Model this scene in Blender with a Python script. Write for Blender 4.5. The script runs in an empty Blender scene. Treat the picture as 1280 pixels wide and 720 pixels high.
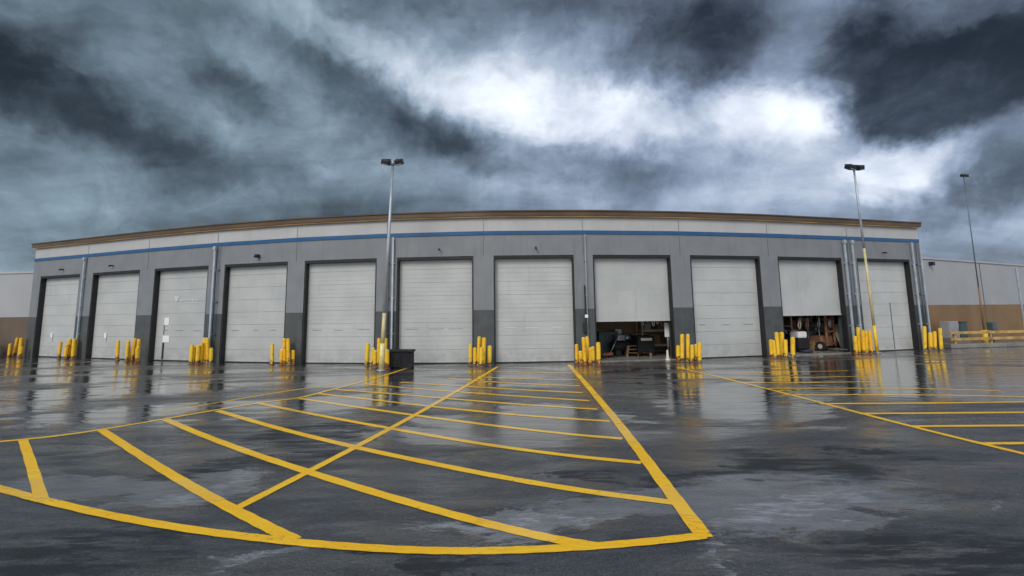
import bpy, bmesh, math, random
from mathutils import Vector, Matrix
random.seed(7)
R = math.radians
scene = bpy.context.scene
COL = scene.collection
EYE = 1.9

# ------------------------------------------------------------------ helpers
def link(o, parent=None):
    COL.objects.link(o)
    if parent: o.parent = parent
    return o
def tag(o, label=None, cat=None, group=None, kind=None):
    for k, v in (('label', label), ('category', cat), ('group', group), ('kind', kind)):
        if v: o[k] = v
    return o
def empty(name, loc, rz=0, **t):
    o = bpy.data.objects.new(name, None); o.location = loc; o.rotation_euler.z = rz
    o.empty_display_size = .2
    link(o); return tag(o, **t)
class MB:
    """collects shapes into one mesh object"""
    def __init__(s): s.bm = bmesh.new(); s.mi = 0
    def _fin(s, verts, mat=None):
        if mat is not None: bmesh.ops.transform(s.bm, matrix=mat, verts=verts)
        for v in verts:
            for f in v.link_faces: f.material_index = s.mi
    def box(s, c, d, rot=(0,0,0), bev=0.0):
        r = bmesh.ops.create_cube(s.bm, size=1)
        vs = r['verts']
        bmesh.ops.scale(s.bm, vec=d, verts=vs)
        if bev:
            es = list({e for v in vs for e in v.link_edges})
            nb = bmesh.ops.bevel(s.bm, geom=es, offset=bev, segments=2, affect='EDGES', profile=.6)
            vs = list({v for f in nb['faces'] for v in f.verts} | {v for v in vs if v.is_valid})
            # include every vertex connected to the shape
            seen = set(vs); st = list(vs)
            while st:
                v = st.pop()
                for e in v.link_edges:
                    w = e.other_vert(v)
                    if w not in seen: seen.add(w); st.append(w)
            vs = list(seen)
        m = Matrix.Translation(c) @ (Matrix.Rotation(rot[2],4,'Z') @ Matrix.Rotation(rot[1],4,'Y') @ Matrix.Rotation(rot[0],4,'X'))
        s._fin(vs, m); return s
    def tube(s, pts, r, seg=12, cap=True, radii=None):
        pts = [Vector(p) for p in pts]; rings = []
        for i, p in enumerate(pts):
            a = pts[max(i-1,0)]; b = pts[min(i+1,len(pts)-1)]
            t = (b-a).normalized()
            up = Vector((0,0,1)) if abs(t.z) < .9 else Vector((0,1,0))
            u = t.cross(up).normalized(); w = t.cross(u).normalized()
            rr = radii[i] if radii else r
            rings.append([s.bm.verts.new(p+u*math.cos(k*2*math.pi/seg)*rr+w*math.sin(k*2*math.pi/seg)*rr) for k in range(seg)])
        fs = []
        for A, B in zip(rings, rings[1:]):
            for k in range(seg):
                fs.append(s.bm.faces.new((A[k],A[(k+1)%seg],B[(k+1)%seg],B[k])))
        for f in fs: f.smooth = True
        if cap:
            fs.append(s.bm.faces.new(rings[0][::-1])); fs.append(s.bm.faces.new(rings[-1]))
        for f in fs: f.material_index = s.mi
        return s
    def poly(s, pts, z0, z1):
        a = [s.bm.verts.new((p[0],p[1],z0)) for p in pts]; b = [s.bm.verts.new((p[0],p[1],z1)) for p in pts]
        n = len(pts); fs = [s.bm.faces.new(a[::-1]), s.bm.faces.new(b)]
        for i in range(n): fs.append(s.bm.faces.new((a[i],a[(i+1)%n],b[(i+1)%n],b[i])))
        for f in fs: f.material_index = s.mi
        return s
    def quad(s, a, b, c, d):
        f = s.bm.faces.new([s.bm.verts.new(p) for p in (a,b,c,d)]); f.material_index = s.mi; return s
    def strip(s, F, B, z0, z1):
        """closed wall between front polyline F and back polyline B (2D), z0..z1"""
        n = len(F); V = []
        for f, b in zip(F, B):
            V.append([s.bm.verts.new((f[0],f[1],z0)), s.bm.verts.new((f[0],f[1],z1)),
                      s.bm.verts.new((b[0],b[1],z1)), s.bm.verts.new((b[0],b[1],z0))])
        fs = []
        for P, Q in zip(V, V[1:]):
            for k in range(4):
                fs.append(s.bm.faces.new((P[k],Q[k],Q[(k+1)%4],P[(k+1)%4])))
        fs.append(s.bm.faces.new(V[0])); fs.append(s.bm.faces.new(V[-1][::-1]))
        for f in fs: f.material_index = s.mi
        return s
    def build(s, name, mats, parent=None, **t):
        bmesh.ops.recalc_face_normals(s.bm, faces=s.bm.faces[:])
        me = bpy.data.meshes.new(name); s.bm.to_mesh(me); s.bm.free()
        for m in (mats if isinstance(mats, (list,tuple)) else [mats]): me.materials.append(m)
        o = bpy.data.objects.new(name, me); link(o, parent); return tag(o, **t)

def copy_tree(o, parent=None):
    c = o.copy(); COL.objects.link(c)
    if parent: c.parent = parent
    for ch in [x for x in COL.objects if x.parent == o]: copy_tree(ch, c)
    return c

# ------------------------------------------------------------------ materials
class NT:
    def __init__(s, nt): s.nt = nt; s.n = nt.nodes; s.l = nt.links
    def node(s, typ, **kw):
        n = s.n.new(typ)
        for k, v in kw.items(): setattr(n, k, v)
        return n
    def put(s, sock, v):
        if isinstance(v, bpy.types.NodeSocket): s.l.new(v, sock)
        elif v is not None: sock.default_value = v
    def math(s, op, a, b=None, c=None, clamp=False):
        n = s.node('ShaderNodeMath', operation=op, use_clamp=clamp)
        s.put(n.inputs[0], a); s.put(n.inputs[1], b); s.put(n.inputs[2], c)
        return n.outputs[0]
    def mapr(s, v, a, b, c=0., d=1., smooth=True):
        n = s.node('ShaderNodeMapRange', interpolation_type='SMOOTHSTEP' if smooth else 'LINEAR')
        for i, x in enumerate((v,a,b,c,d)): s.put(n.inputs[i], x)
        return n.outputs[0]
    def mapping(s, v, loc=(0,0,0), rot=(0,0,0), sc=(1,1,1), typ='POINT'):
        n = s.node('ShaderNodeMapping', vector_type=typ)
        s.put(n.inputs[0], v); n.inputs['Location'].default_value = loc
        n.inputs['Rotation'].default_value = rot; n.inputs['Scale'].default_value = sc
        return n.outputs[0]
    def noise(s, v, scale, detail=4, rough=.55, dist=0, col=False, typ='FBM'):
        n = s.node('ShaderNodeTexNoise', noise_type=typ)
        s.put(n.inputs['Vector'], v); n.inputs['Scale'].default_value = scale
        n.inputs['Detail'].default_value = detail; n.inputs['Roughness'].default_value = rough
        n.inputs['Distortion'].default_value = dist
        return n.outputs['Color' if col else 'Fac']
    def mix(s, f, a, b, blend='MIX'):
        n = s.node('ShaderNodeMix', data_type='RGBA', blend_type=blend)
        s.put(n.inputs[0], f); s.put(n.inputs[6], a); s.put(n.inputs[7], b)
        return n.outputs[2]
    def vmath(s, op, a, b=None, sc=None):
        n = s.node('ShaderNodeVectorMath', operation=op)
        s.put(n.inputs[0], a)
        if b is not None: s.put(n.inputs[1], b)
        if sc is not None: s.put(n.inputs['Scale'], sc)
        return n.outputs[0] if op not in ('LENGTH','DOT_PRODUCT') else n.outputs[1]
def rgb(r, g, b): return (r, g, b, 1)
def newmat(name):
    m = bpy.data.materials.new(name); m.use_nodes = True
    t = NT(m.node_tree); p = m.node_tree.nodes['Principled BSDF']
    return m, t, p
def mat(name, col, rough=.5, metal=0., var=.18, scale=2., bump=0., bscale=60., streak=0., dirt=None, emis=None):
    """painted / concrete / metal surface with uneven tone, grime streaks and fine relief"""
    m, t, p = newmat(name)
    tc = t.node('ShaderNodeTexCoord').outputs['Object']
    n1 = t.noise(tc, scale, 5, .6)
    f = t.mapr(n1, .3, .7, 1-var, 1+var*.6)
    c = t.mix(1., rgb(*col), t.vmath('SCALE', (1,1,1), sc=f), 'MULTIPLY')
    if streak:
        sv = t.mapping(tc, sc=(3.2,3.2,.22))
        n2 = t.noise(sv, 2.2, 6, .65)
        c = t.mix(t.mapr(n2, .5, .78, 0, streak), c, rgb(*(dirt or [x*.45 for x in col])))
    t.put(p.inputs['Base Color'], c)
    t.put(p.inputs['Roughness'], t.mapr(t.noise(tc, scale*4, 3), .3, .7, rough*.8, min(1, rough*1.2)))
    p.inputs['Metallic'].default_value = metal
    if bump:
        b = t.node('ShaderNodeBump'); b.inputs['Strength'].default_value = bump; b.inputs['Distance'].default_value = .01
        t.put(b.inputs['Height'], t.noise(tc, bscale, 4)); t.put(p.inputs['Normal'], b.outputs[0])
    if emis:
        p.inputs['Emission Color'].default_value = rgb(*emis[:3]); p.inputs['Emission Strength'].default_value = emis[3]
    return m
M = dict(
    grey=mat('grey_block_paint', (.205,.212,.217), .6, var=.10, scale=1.2, bump=.25, bscale=25, streak=.6, dirt=(.14,.143,.145)),
    dark=mat('dark_plinth_paint', (.068,.074,.074), .55, var=.2, scale=2, bump=.25, bscale=25, streak=.6, dirt=(.11,.10,.085)),
    parapet=mat('pale_parapet_panel', (.45,.44,.425), .55, var=.08, scale=.8, streak=.3, dirt=(.27,.26,.25)),
    blue=mat('blue_stripe_paint', (.008,.082,.205), .4, var=.15),
    coping=mat('brown_metal_coping', (.095,.055,.022), .45, var=.35, scale=.5),
    orange=mat('orange_trim', (.48,.29,.11), .5, var=.45, scale=.6),
    door=mat('grey_door_steel', (.47,.47,.445), .42, var=.08, scale=.7, bump=.08, bscale=9, streak=.22, dirt=(.33,.33,.32)),
    seal=mat('black_rubber_seal', (.012,.012,.013), .6),
    spout=mat('galvanised_downspout', (.42,.47,.50), .4, .3, var=.2, scale=3),
    spoutdark=mat('dark_pipe', (.12,.14,.16), .45, .2, var=.2, scale=3),
    yellow=mat('yellow_bollard_paint', (.78,.50,.018), .32, var=.22, scale=5, bump=.15, bscale=30, streak=.5, dirt=(.30,.15,.03)),
    palecap=mat('worn_pale_yellow', (.72,.62,.25), .4, var=.3, scale=6),
    pole=mat('pale_galvanised_pole', (.42,.45,.47), .4, .3, var=.2, scale=2),
    poleyel=mat('cream_pole_paint', (.62,.52,.26), .4, var=.25, scale=3),
    polebrown=mat('tan_pole_paint', (.22,.13,.06), .5, var=.25, scale=3),
    lamp=mat('black_lamp_housing', (.018,.02,.022), .45, .2),
    lens=mat('lamp_lens', (.45,.47,.5), .15),
    wing=mat('white_wing_wall', (.37,.37,.37), .65, var=.07, scale=.5, bump=.1, bscale=20, streak=.25, dirt=(.33,.33,.33)),
    tan=mat('tan_wing_base', (.235,.14,.062), .65, var=.14, scale=.7, bump=.15, bscale=20, streak=.3, dirt=(.18,.11,.055)),
    browntan=mat('dull_brown_wing_base', (.13,.09,.06), .65, var=.15, scale=.7, bump=.15, bscale=20, streak=.3),
    concrete=mat('wet_concrete', (.20,.185,.16), .3, var=.25, scale=1.5, bump=.2, bscale=40),
    intfloor=mat('workshop_floor', (.26,.25,.23), .25, var=.3, scale=1),
    intwall=mat('workshop_brown_wall', (.36,.25,.15), .8, var=.3, scale=.6),
    intdark=mat('workshop_dark_wall', (.16,.15,.14), .8, var=.3, scale=.6),
    roof=mat('grey_roof_membrane', (.16,.16,.16), .7, var=.2),
    black=mat('black_equipment', (.008,.008,.009), .75, var=.3, scale=4),
    steel=mat('worn_steel', (.34,.35,.36), .35, .6, var=.25, scale=4),
    white=mat('white_sheet', (.78,.78,.76), .5, var=.06),
    faded=mat('faded_white_marking', (.58,.59,.58), .5, var=.1),
    pipegrey=mat('grey_painted_pipe', (.27,.29,.30), .5, var=.1),
    cream=mat('pale_plastic', (.60,.55,.45), .5, var=.2, scale=3),
    card=mat('cardboard', (.34,.21,.11), .8, var=.25, scale=3),
    rust=mat('rusty_red_paint', (.28,.09,.05), .5, var=.35, scale=4),
    pinkish=mat('faded_orange_paint', (.30,.15,.09), .45, var=.3, scale=4),
    navy=mat('dark_navy_tarp', (.02,.022,.06), .5, var=.3, scale=4),
    green=mat('dark_green_cabinet', (.05,.085,.085), .5, var=.15),
    cabgrey=mat('grey_cabinet', (.30,.29,.30), .5, var=.1),
    rubber=mat('tyre_rubber', (.016,.016,.016), .8),
    rail=mat('weathered_yellow_rail', (.48,.30,.09), .5, var=.4, scale=2.5, streak=.4),
)

# standing puddles (p), pale scuffs with painted sky reflection (w) and dark tarred or scuffed patches (d) of the yard: x, y, radii, turn
PATCH = [('w',4.63,11.53,0.97,0.42,-1.48),('w',4.55,10.60,0.41,0.30,-1.47),('w',4.55,9.34,1.09,0.48,0.80),('w',3.65,10.29,0.73,0.47,-1.43),('w',1.62,4.04,0.06,0.35,-0.03),('w',2.92,5.06,0.89,0.14,0.26),('w',2.09,4.67,0.69,0.08,0.25),('w',0.41,4.71,0.44,0.09,-0.11),('w',-0.62,4.67,0.52,0.09,-0.11),('w',-1.61,8.13,1.58,0.16,-0.31),('w',-7.38,8.61,0.85,0.24,0.56),('w',-3.43,5.64,0.55,0.21,1.21),('w',4.73,5.00,0.21,0.08,-1.88),('w',-0.99,14.41,2.48,0.52,1.02),('w',-2.12,4.06,0.15,0.20,-0.72),('w',-2.52,4.17,0.07,0.13,-0.03),('d',4.77,6.70,0.59,0.22,-0.52),('d',0.72,5.96,0.56,0.11,-0.04),('d',-0.91,4.03,0.32,0.08,-0.03),('p',2.03,5.22,1.79,0.46,0.21),('p',2.60,4.66,1.13,0.28,0.30),('p',-0.10,4.62,0.62,0.23,-0.15),('p',-3.51,5.77,0.71,0.44,0.45),('p',-1.06,7.95,1.48,0.36,-0.25),('p',-8.31,9.86,1.23,0.74,0.23),('p',-4.12,14.71,1.97,0.75,-0.10),('p',4.82,10.21,1.43,1.54,-0.92),('p',12.21,13.96,2.91,3.09,-0.10),('p',-2.06,4.19,0.40,0.12,-0.03),('p',-4.96,5.75,1.11,0.35,-0.35),('p',0.86,9.28,1.04,1.00,-0.06),('d',3.52,6.21,0.90,0.57,-0.59),('d',2.19,5.85,1.36,0.20,0.31),('d',-3.23,8.28,1.13,0.72,0.43),('d',-3.37,6.74,1.17,0.49,0.51),('d',-3.60,4.23,0.81,0.44,-0.03),('d',3.37,4.04,1.12,0.44,0.10),('d',-0.53,4.02,0.56,0.17,-0.03),]
def patches(t, P, kind):
    w = t.vmath('SCALE', t.vmath('SUBTRACT', t.noise(t.mapping(P, sc=(.7,1.3,1)), 1.7, 4, .68, .5, col=True), (.5,.5,.5)), sc=1.5)
    V = t.vmath('MULTIPLY', t.vmath('ADD', P, w), (1,1,0)); acc = 0.
    for k, x, y, rx, ry, a in PATCH:
        if k != kind: continue
        l = t.vmath('LENGTH', t.mapping(V, loc=(x,y,0), rot=(0,0,a), sc=(rx,ry,1), typ='TEXTURE'))
        acc = t.math('ADD', acc, t.mapr(l, .2, 1.7, .34, 0.))
    return t.math('MINIMUM', acc, .4)
def wet(t, P):
    """how much standing water there is at a point of the yard"""
    y = t.node('ShaderNodeSeparateXYZ'); t.put(y.inputs[0], P)
    big = t.noise(t.mapping(P, loc=(3.1,7.7,0), sc=(.22,.6,1)), 1., 7, .62, .8)
    far = t.mapr(y.outputs[1], 4., 12., -.06, .12)
    pud = t.mapr(t.math('ADD', t.math('ADD', big, far), patches(t, P, 'p')), .52, .66)
    return pud, y
def fmix(t, f, a, b):
    n = t.node('ShaderNodeMix', data_type='FLOAT'); t.put(n.inputs[0], f); t.put(n.inputs[2], a); t.put(n.inputs[3], b); return n.outputs[0]
def ripple(t, P, pud, agg=1.):
    fine = t.noise(P, 70., 3, .8)
    vo = t.node('ShaderNodeTexVoronoi'); vo.inputs['Scale'].default_value = 70.; t.put(vo.inputs['Vector'], P)
    med = t.noise(t.mapping(P, sc=(1,1.7,1)), 6., 6, .68)
    rip = t.noise(t.mapping(P, sc=(.5,2.4,1)), 1.3, 3, .55, .4)
    rip2 = t.noise(t.mapping(P, sc=(.8,2.2,1)), 5., 2, .5)
    dry = t.math('ADD', t.math('MULTIPLY', t.math('ADD', fine, vo.outputs['Distance']), .0030*agg), t.math('ADD', t.math('MULTIPLY', med, .014), t.math('MULTIPLY', t.noise(P, 24., 3, .75), .007*agg)))
    ys = t.node('ShaderNodeSeparateXYZ'); t.put(ys.inputs[0], P)
    w = t.math('MULTIPLY', t.math('ADD', t.math('MULTIPLY', rip, .018), t.math('MULTIPLY', rip2, .0022)), t.mapr(ys.outputs[1], 5., 11., .25, 1.))
    b = t.node('ShaderNodeBump'); b.inputs['Strength'].default_value = 1; b.inputs['Distance'].default_value = 1
    t.put(b.inputs['Height'], fmix(t, pud, t.math('ADD', dry, w), t.math('ADD', w, t.math('MULTIPLY', dry, t.mapr(ys.outputs[1], 5., 11., .35, .05)))))
    return b.outputs[0]
def asphalt():
    m, t, p = newmat('wet_asphalt')
    P = t.node('ShaderNodeNewGeometry').outputs['Position']
    pud, sep = wet(t, P)
    n1 = t.noise(t.mapping(P, sc=(.45,1.3,1)), .9, 7, .68, .4)
    n2 = t.noise(P, 75., 4, .8)
    c = t.mix(t.mapr(n1, .34, .66), rgb(.006,.008,.011), rgb(.026,.032,.040))
    c = t.mix(t.math('MULTIPLY', t.mapr(n2, .50, .68), .7), c, rgb(.15,.155,.165))
    c = t.mix(t.math('MULTIPLY', t.mapr(t.noise(P, 30., 5, .8), .50, .64), .6), c, rgb(.12,.125,.14))
    c = t.mix(t.math('MULTIPLY', t.mapr(t.noise(P, 24., 4, .8), .50, .36), .6), c, rgb(.003,.004,.005))
    c = t.mix(t.math('MULTIPLY', t.mapr(n2, .50, .30), .5), c, rgb(.01,.011,.013))
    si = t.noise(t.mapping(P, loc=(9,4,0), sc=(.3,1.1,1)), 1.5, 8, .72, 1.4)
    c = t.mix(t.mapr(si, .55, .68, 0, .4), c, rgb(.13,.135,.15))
    dk = t.math('MULTIPLY', t.mapr(patches(t, P, 'd'), .06, .26), t.mapr(t.noise(t.mapping(P, sc=(.5,2.6,1)), 2.2, 6, .7), .40, .56))
    c = t.mix(t.math('MULTIPLY', dk, .9), c, rgb(.006,.007,.008))
    c = t.mix(t.math('MULTIPLY', t.math('MULTIPLY', pud, t.mapr(sep.outputs[1], 5., 9., .55, 0.)), t.mapr(t.noise(t.mapping(P, sc=(.6,1.6,1)), 3., 7, .72), .35, .65)), c, rgb(.16,.17,.20))  # near puddles paled in base colour to strengthen their bright reflection
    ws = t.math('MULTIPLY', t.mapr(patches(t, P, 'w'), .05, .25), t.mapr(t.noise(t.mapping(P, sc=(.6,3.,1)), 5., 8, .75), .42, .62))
    c = t.mix(t.math('MULTIPLY', ws, .55), c, rgb(.36,.38,.43))  # pale scuffs, plus bright sky reflection streaks painted into the colour
    # warm brown reflection near the docks, painted into the ground colour
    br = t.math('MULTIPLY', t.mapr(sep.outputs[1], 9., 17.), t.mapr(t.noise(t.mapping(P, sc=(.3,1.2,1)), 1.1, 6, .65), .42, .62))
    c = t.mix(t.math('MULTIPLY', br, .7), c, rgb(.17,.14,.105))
    vo = t.node('ShaderNodeTexVoronoi', feature='DISTANCE_TO_EDGE'); vo.inputs['Scale'].default_value = .33
    wv = t.vmath('ADD', P, t.vmath('SCALE', t.noise(P, 1.3, 6, .72, col=True), sc=1.3))
    t.put(vo.inputs['Vector'], wv)
    ck = t.math('MULTIPLY', t.mapr(vo.outputs['Distance'], .0, .007, 1, 0), t.mapr(t.noise(P, .35, 2), .48, .58))
    c = t.mix(t.math('MULTIPLY', ck, .85), c, rgb(.005,.005,.006))
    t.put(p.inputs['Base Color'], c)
    rn = t.noise(t.mapping(P, sc=(.35,1.2,1)), 1.6, 7, .68, .6)
    pr = t.mapr(sep.outputs[1], 5., 10., .17, .05)
    t.put(p.inputs['Roughness'], fmix(t, dk, fmix(t, pud, t.mapr(rn, .32, .68, .10, .40), pr), .6))
    p.inputs['IOR'].default_value = 1.5
    nrm = ripple(t, P, pud); t.put(p.inputs['Normal'], nrm)
    # film of rain water over the stone
    p.inputs['Coat IOR'].default_value = 1.6
    t.put(p.inputs['Coat Weight'], fmix(t, dk, fmix(t, pud, t.mapr(rn, .35, .65, .9, .1), 1.), .1))
    t.put(p.inputs['Coat Roughness'], fmix(t, pud, t.mapr(rn, .32, .68, .10, .34), pr))
    t.put(p.inputs['Coat Normal'], nrm)
    return m
def roadpaint():
    m, t, p = newmat('wet_yellow_road_paint')
    P = t.node('ShaderNodeNewGeometry').outputs['Position']
    pud, sep = wet(t, P)
    w = t.mapr(t.math('ADD', t.noise(P, 13., 8, .8), t.math('MULTIPLY', t.noise(P, .8, 3), .25)), .70, .80)
    g = t.mapr(t.noise(P, 1.1, 5, .6), .3, .7)
    c = t.mix(g, rgb(.93,.49,.008), rgb(.96,.57,.02))
    sc = t.noise(P, 90., 3, .7)
    c = t.mix(t.math('MULTIPLY', t.mapr(sc, .55, .75), .35), c, rgb(.35,.20,.03))
    c = t.mix(t.math('MULTIPLY', w, .8), c, rgb(.07,.065,.055))
    t.put(p.inputs['Base Color'], c)
    t.put(p.inputs['Roughness'], fmix(t, pud, .42, .15)); t.put(p.inputs['Specular IOR Level'], fmix(t, pud, .22, .5))
    t.put(p.inputs['Normal'], ripple(t, P, pud, .5))
    return m
def doormat():
    m, t, p = newmat('painted_roller_door')
    o = t.node('ShaderNodeTexCoord').outputs['Object']; rnd = t.node('ShaderNodeObjectInfo').outputs['Random']
    off = t.node('ShaderNodeCombineXYZ'); t.put(off.inputs[0], t.math('MULTIPLY', rnd, 50.)); P = t.vmath('ADD', o, off.outputs[0])
    c = t.mix(t.mapr(t.noise(P, .8, 4), .3, .7), rgb(.43,.435,.415), rgb(.50,.50,.475))
    c = t.vmath('SCALE', c, sc=t.mapr(rnd, 0, 1, .93, 1.05, False))
    c = t.mix(t.mapr(t.noise(t.mapping(P, sc=(.5,1,9.)), 1.6, 7, .72), .55, .72, 0, .28), c, rgb(.27,.27,.255))      # sideways scuffs
    c = t.mix(t.mapr(t.noise(t.mapping(P, sc=(5.,1,.35)), 1.6, 6, .7), .56, .75, 0, .30), c, rgb(.25,.245,.23))       # run-off
    s = t.node('ShaderNodeSeparateXYZ'); t.put(s.inputs[0], o)
    low = t.math('MULTIPLY', t.mapr(s.outputs[2], .9, .0), t.mapr(t.noise(P, 3., 6, .7), .35, .65))
    c = t.mix(t.math('MULTIPLY', low, .35), c, rgb(.20,.19,.17))
    t.put(p.inputs['Base Color'], c); p.inputs['Roughness'].default_value = .42
    bb = t.node('ShaderNodeBump'); bb.inputs['Strength'].default_value = .5; bb.inputs['Distance'].default_value = .02
    t.put(bb.inputs['Height'], t.math('ADD', t.noise(P, 1.4, 3), t.math('MULTIPLY', t.noise(P, 7., 3), .15))); t.put(p.inputs['Normal'], bb.outputs[0])
    return m
def bollmat():
    m, t, p = newmat('scuffed_yellow_paint')
    o = t.node('ShaderNodeTexCoord').outputs['Object']; rnd = t.node('ShaderNodeObjectInfo').outputs['Random']
    off = t.node('ShaderNodeCombineXYZ'); t.put(off.inputs[2], t.math('MULTIPLY', rnd, 50.)); P = t.vmath('ADD', o, off.outputs[0])
    c = t.mix(rnd, rgb(.88,.46,.008), rgb(.84,.56,.03))
    c = t.mix(t.mapr(t.noise(P, 5., 5, .7), .50, .66, 0, .7), c, rgb(.55,.27,.015))
    s = t.node('ShaderNodeSeparateXYZ'); t.put(s.inputs[0], o)
    rust = t.math('ADD', t.noise(P, 9., 7, .75), t.mapr(s.outputs[2], .35, .0, 0, .22))
    c = t.mix(t.mapr(rust, .60, .68), c, rgb(.12,.045,.015))
    c = t.mix(t.mapr(t.noise(t.mapping(P, sc=(1,1,4)), 8., 5, .7), .62, .70, 0, .8), c, rgb(.74,.70,.50))
    t.put(p.inputs['Base Color'], c); p.inputs['Roughness'].default_value = .42
    return m
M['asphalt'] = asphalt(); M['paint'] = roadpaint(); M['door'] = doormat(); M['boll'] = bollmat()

# ------------------------------------------------------------------ sky and light
SUN_EL, SUN_AZ = R(38), R(205)          # behind the camera, slightly to the left
BLOBS = [(-0.759,0.322,0.223,0.053,-0.28,-0.26,0.1),(-0.846,0.369,0.076,0.074,0.34,-0.12,0),(-0.487,0.253,0.256,0.041,-0.23,-0.1,0),(-0.542,0.412,0.094,0.036,-0.36,-0.19,0.3),(-0.285,0.416,0.232,0.056,-0.41,-0.22,0.2),(-0.109,0.357,0.101,0.039,-0.31,-0.16,0.3),(-0.320,0.511,0.259,0.033,-0.30,0.2,0),(-0.527,0.488,0.061,0.037,-0.60,0.14,0),(-0.065,0.585,0.212,0.033,-0.12,-0.06,0),(0.275,0.380,0.452,0.136,-0.21,0.15,0),(0.092,0.440,0.259,0.100,-0.26,0.2,0.1),(0.150,0.384,0.221,0.059,-0.15,0.2,0.2),(-0.083,0.494,0.102,0.031,-0.35,0.1,0),(0.344,0.470,0.169,0.074,-0.01,-0.3,0.5),(0.235,0.570,0.203,0.040,-0.13,-0.07,0),(0.411,0.535,0.121,0.047,-0.21,-0.08,0.3),(0.505,0.360,0.110,0.068,-0.44,0.24,0.5),(0.671,0.421,0.088,0.071,0.19,-0.24,0.5),(0.396,0.365,0.039,0.072,-0.32,-0.1,0.2),(0.571,0.362,0.052,0.053,-0.23,0.16,0.5),(0.431,0.402,0.068,0.045,0.44,0.14,0.2),(0.680,0.223,0.082,0.055,0.02,0.3,0.4),(0.756,0.333,0.162,0.067,-0.13,-0.5,0.8),(0.828,0.379,0.094,0.064,-0.38,-0.16,0.2),(0.633,0.441,0.076,0.052,0.28,-0.14,0.3),(0.694,0.478,0.133,0.025,-0.35,0.03,0),(0.237,0.272,0.161,0.041,-0.15,-0.16,0.2),(0.419,0.234,0.156,0.069,-0.12,0.04,0),(0.002,0.261,0.154,0.043,-0.02,0.06,0),(-0.233,0.234,0.179,0.032,-0.03,-0.06,0),(0.788,0.201,0.077,0.047,0.22,-0.22,0.4),(0.725,0.170,0.058,0.030,0.29,-0.1,0.3),(0.792,0.111,0.074,0.028,-0.13,0.08,0),(0.554,0.231,0.074,0.070,-0.15,0.05,0),(-0.804,0.070,0.099,0.019,0.05,0.22,0),(0.267,0.206,0.502,0.042,-0.07,0.08,0),(-0.683,0.161,0.251,0.078,0.11,-0.05,0),(0.009,0.686,1.275,0.048,-0.02,-0.04,0),]
def make_world():
    w = bpy.data.worlds.new('World'); scene.world = w; w.use_nodes = True
    t = NT(w.node_tree); bg = w.node_tree.nodes['Background']
    D = t.node('ShaderNodeTexCoord').outputs['Generated']
    sp = t.node('ShaderNodeSeparateXYZ'); t.put(sp.inputs[0], D); X, Y, Z = sp.outputs
    az = t.math('ARCTAN2', X, Y); el = t.math('ARCSINE', Z)
    cb = t.node('ShaderNodeCombineXYZ'); t.put(cb.inputs[0], az); t.put(cb.inputs[1], el); AE = cb.outputs[0]
    def centred(n, k): return t.vmath('SCALE', t.vmath('SUBTRACT', n, (.5,.5,.5)), sc=k)
    # cloud sheet seen in perspective: streaks run away from the viewer
    zz = t.math('ADD', t.math('MAXIMUM', Z, 0.), .22)
    cp = t.node('ShaderNodeCombineXYZ'); t.put(cp.inputs[0], t.math('DIVIDE', X, zz)); t.put(cp.inputs[1], t.math('DIVIDE', Y, zz)); PL = cp.outputs[0]
    w1 = t.noise(D, 3.2, 5, .6, .3, col=True); w2 = t.noise(D, 8., 9, .64, .2, col=True)
    WV = t.vmath('MULTIPLY', t.vmath('ADD', centred(w1, .26), centred(w2, .13)), (1., .8, 0.))
    V = t.vmath('ADD', AE, WV)
    acc = .505
    for (a, e, rx, ry, rot, amp, sharp) in BLOBS:
        q = t.mapping(V, loc=(a,e,0), rot=(0,0,rot), sc=(rx,ry,1), typ='TEXTURE')
        l = t.vmath('LENGTH', q)
        f = t.mapr(l, .55*sharp, 1.9-.75*sharp, amp, 0.)
        acc = t.math('ADD', acc, f)
    # billows and wisps
    st = t.noise(t.mapping(PL, rot=(0,0,R(-38)), sc=(.42,1.5,1)), 1.25, 8, .55, .5)
    bl = t.noise(D, 7., 8, .58, .5)
    bl2 = t.noise(t.mapping(PL, sc=(1,1,1)), 3.2, 7, .6, .8)
    # sky brightened behind the camera, an added fill for the facade
    acc = t.math('ADD', acc, t.math('MULTIPLY', t.mapr(Y, .25, -.45), .42))
    acc = t.math('SMOOTH_MIN', t.math('SMOOTH_MAX', acc, .16, .15), .93, .2)
    st = t.mapr(st, .22, .78)
    fi = t.noise(t.mapping(V, rot=(0,0,.3), sc=(1,1.9,1)), 13., 7, .62, .6)
    bl = t.mapr(bl, .30, .70); fi = t.mapr(fi, .28, .72)
    for n, k in ((st, .20), (bl, .11), (bl2, .15), (fi, .06)):
        acc = t.math('ADD', acc, t.math('MULTIPLY', t.math('SUBTRACT', n, .5), k))
    acc = t.math('SMOOTH_MAX', acc, .10, .1)
    lum = t.math('MULTIPLY', t.math('POWER', t.math('MINIMUM', acc, 1.15), 2.2), .80)
    # cloud tint: teal on the left, violet-blue on the right, neutral where bright
    side = t.mapr(az, -.55, .35)
    tint = t.mix(side, rgb(.70,.97,1.19), rgb(.74,.94,1.30))
    tint = t.mix(t.mapr(acc, .5, .95), tint, rgb(.93,1.,1.12))
    col = t.vmath('SCALE', tint, sc=lum)
    sky = t.node('ShaderNodeTexSky', sky_type='NISHITA', sun_disc=False, sun_elevation=SUN_EL, sun_rotation=SUN_AZ)
    skyc = t.vmath('SCALE', sky.outputs[0], sc=1.0)
    # Background strength stays low; the cloud deck covers nearly all of the clear sky
    K = .1
    cc = t.vmath('SCALE', col, sc=1./K)
    t.put(bg.inputs[0], t.mix(.94, skyc, cc)); bg.inputs[1].default_value = K
make_world()
sun = bpy.data.lights.new('sun', 'SUN'); sun.energy = 1.1; sun.angle = R(25); sun.color = (1,.96,.9)
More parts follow.
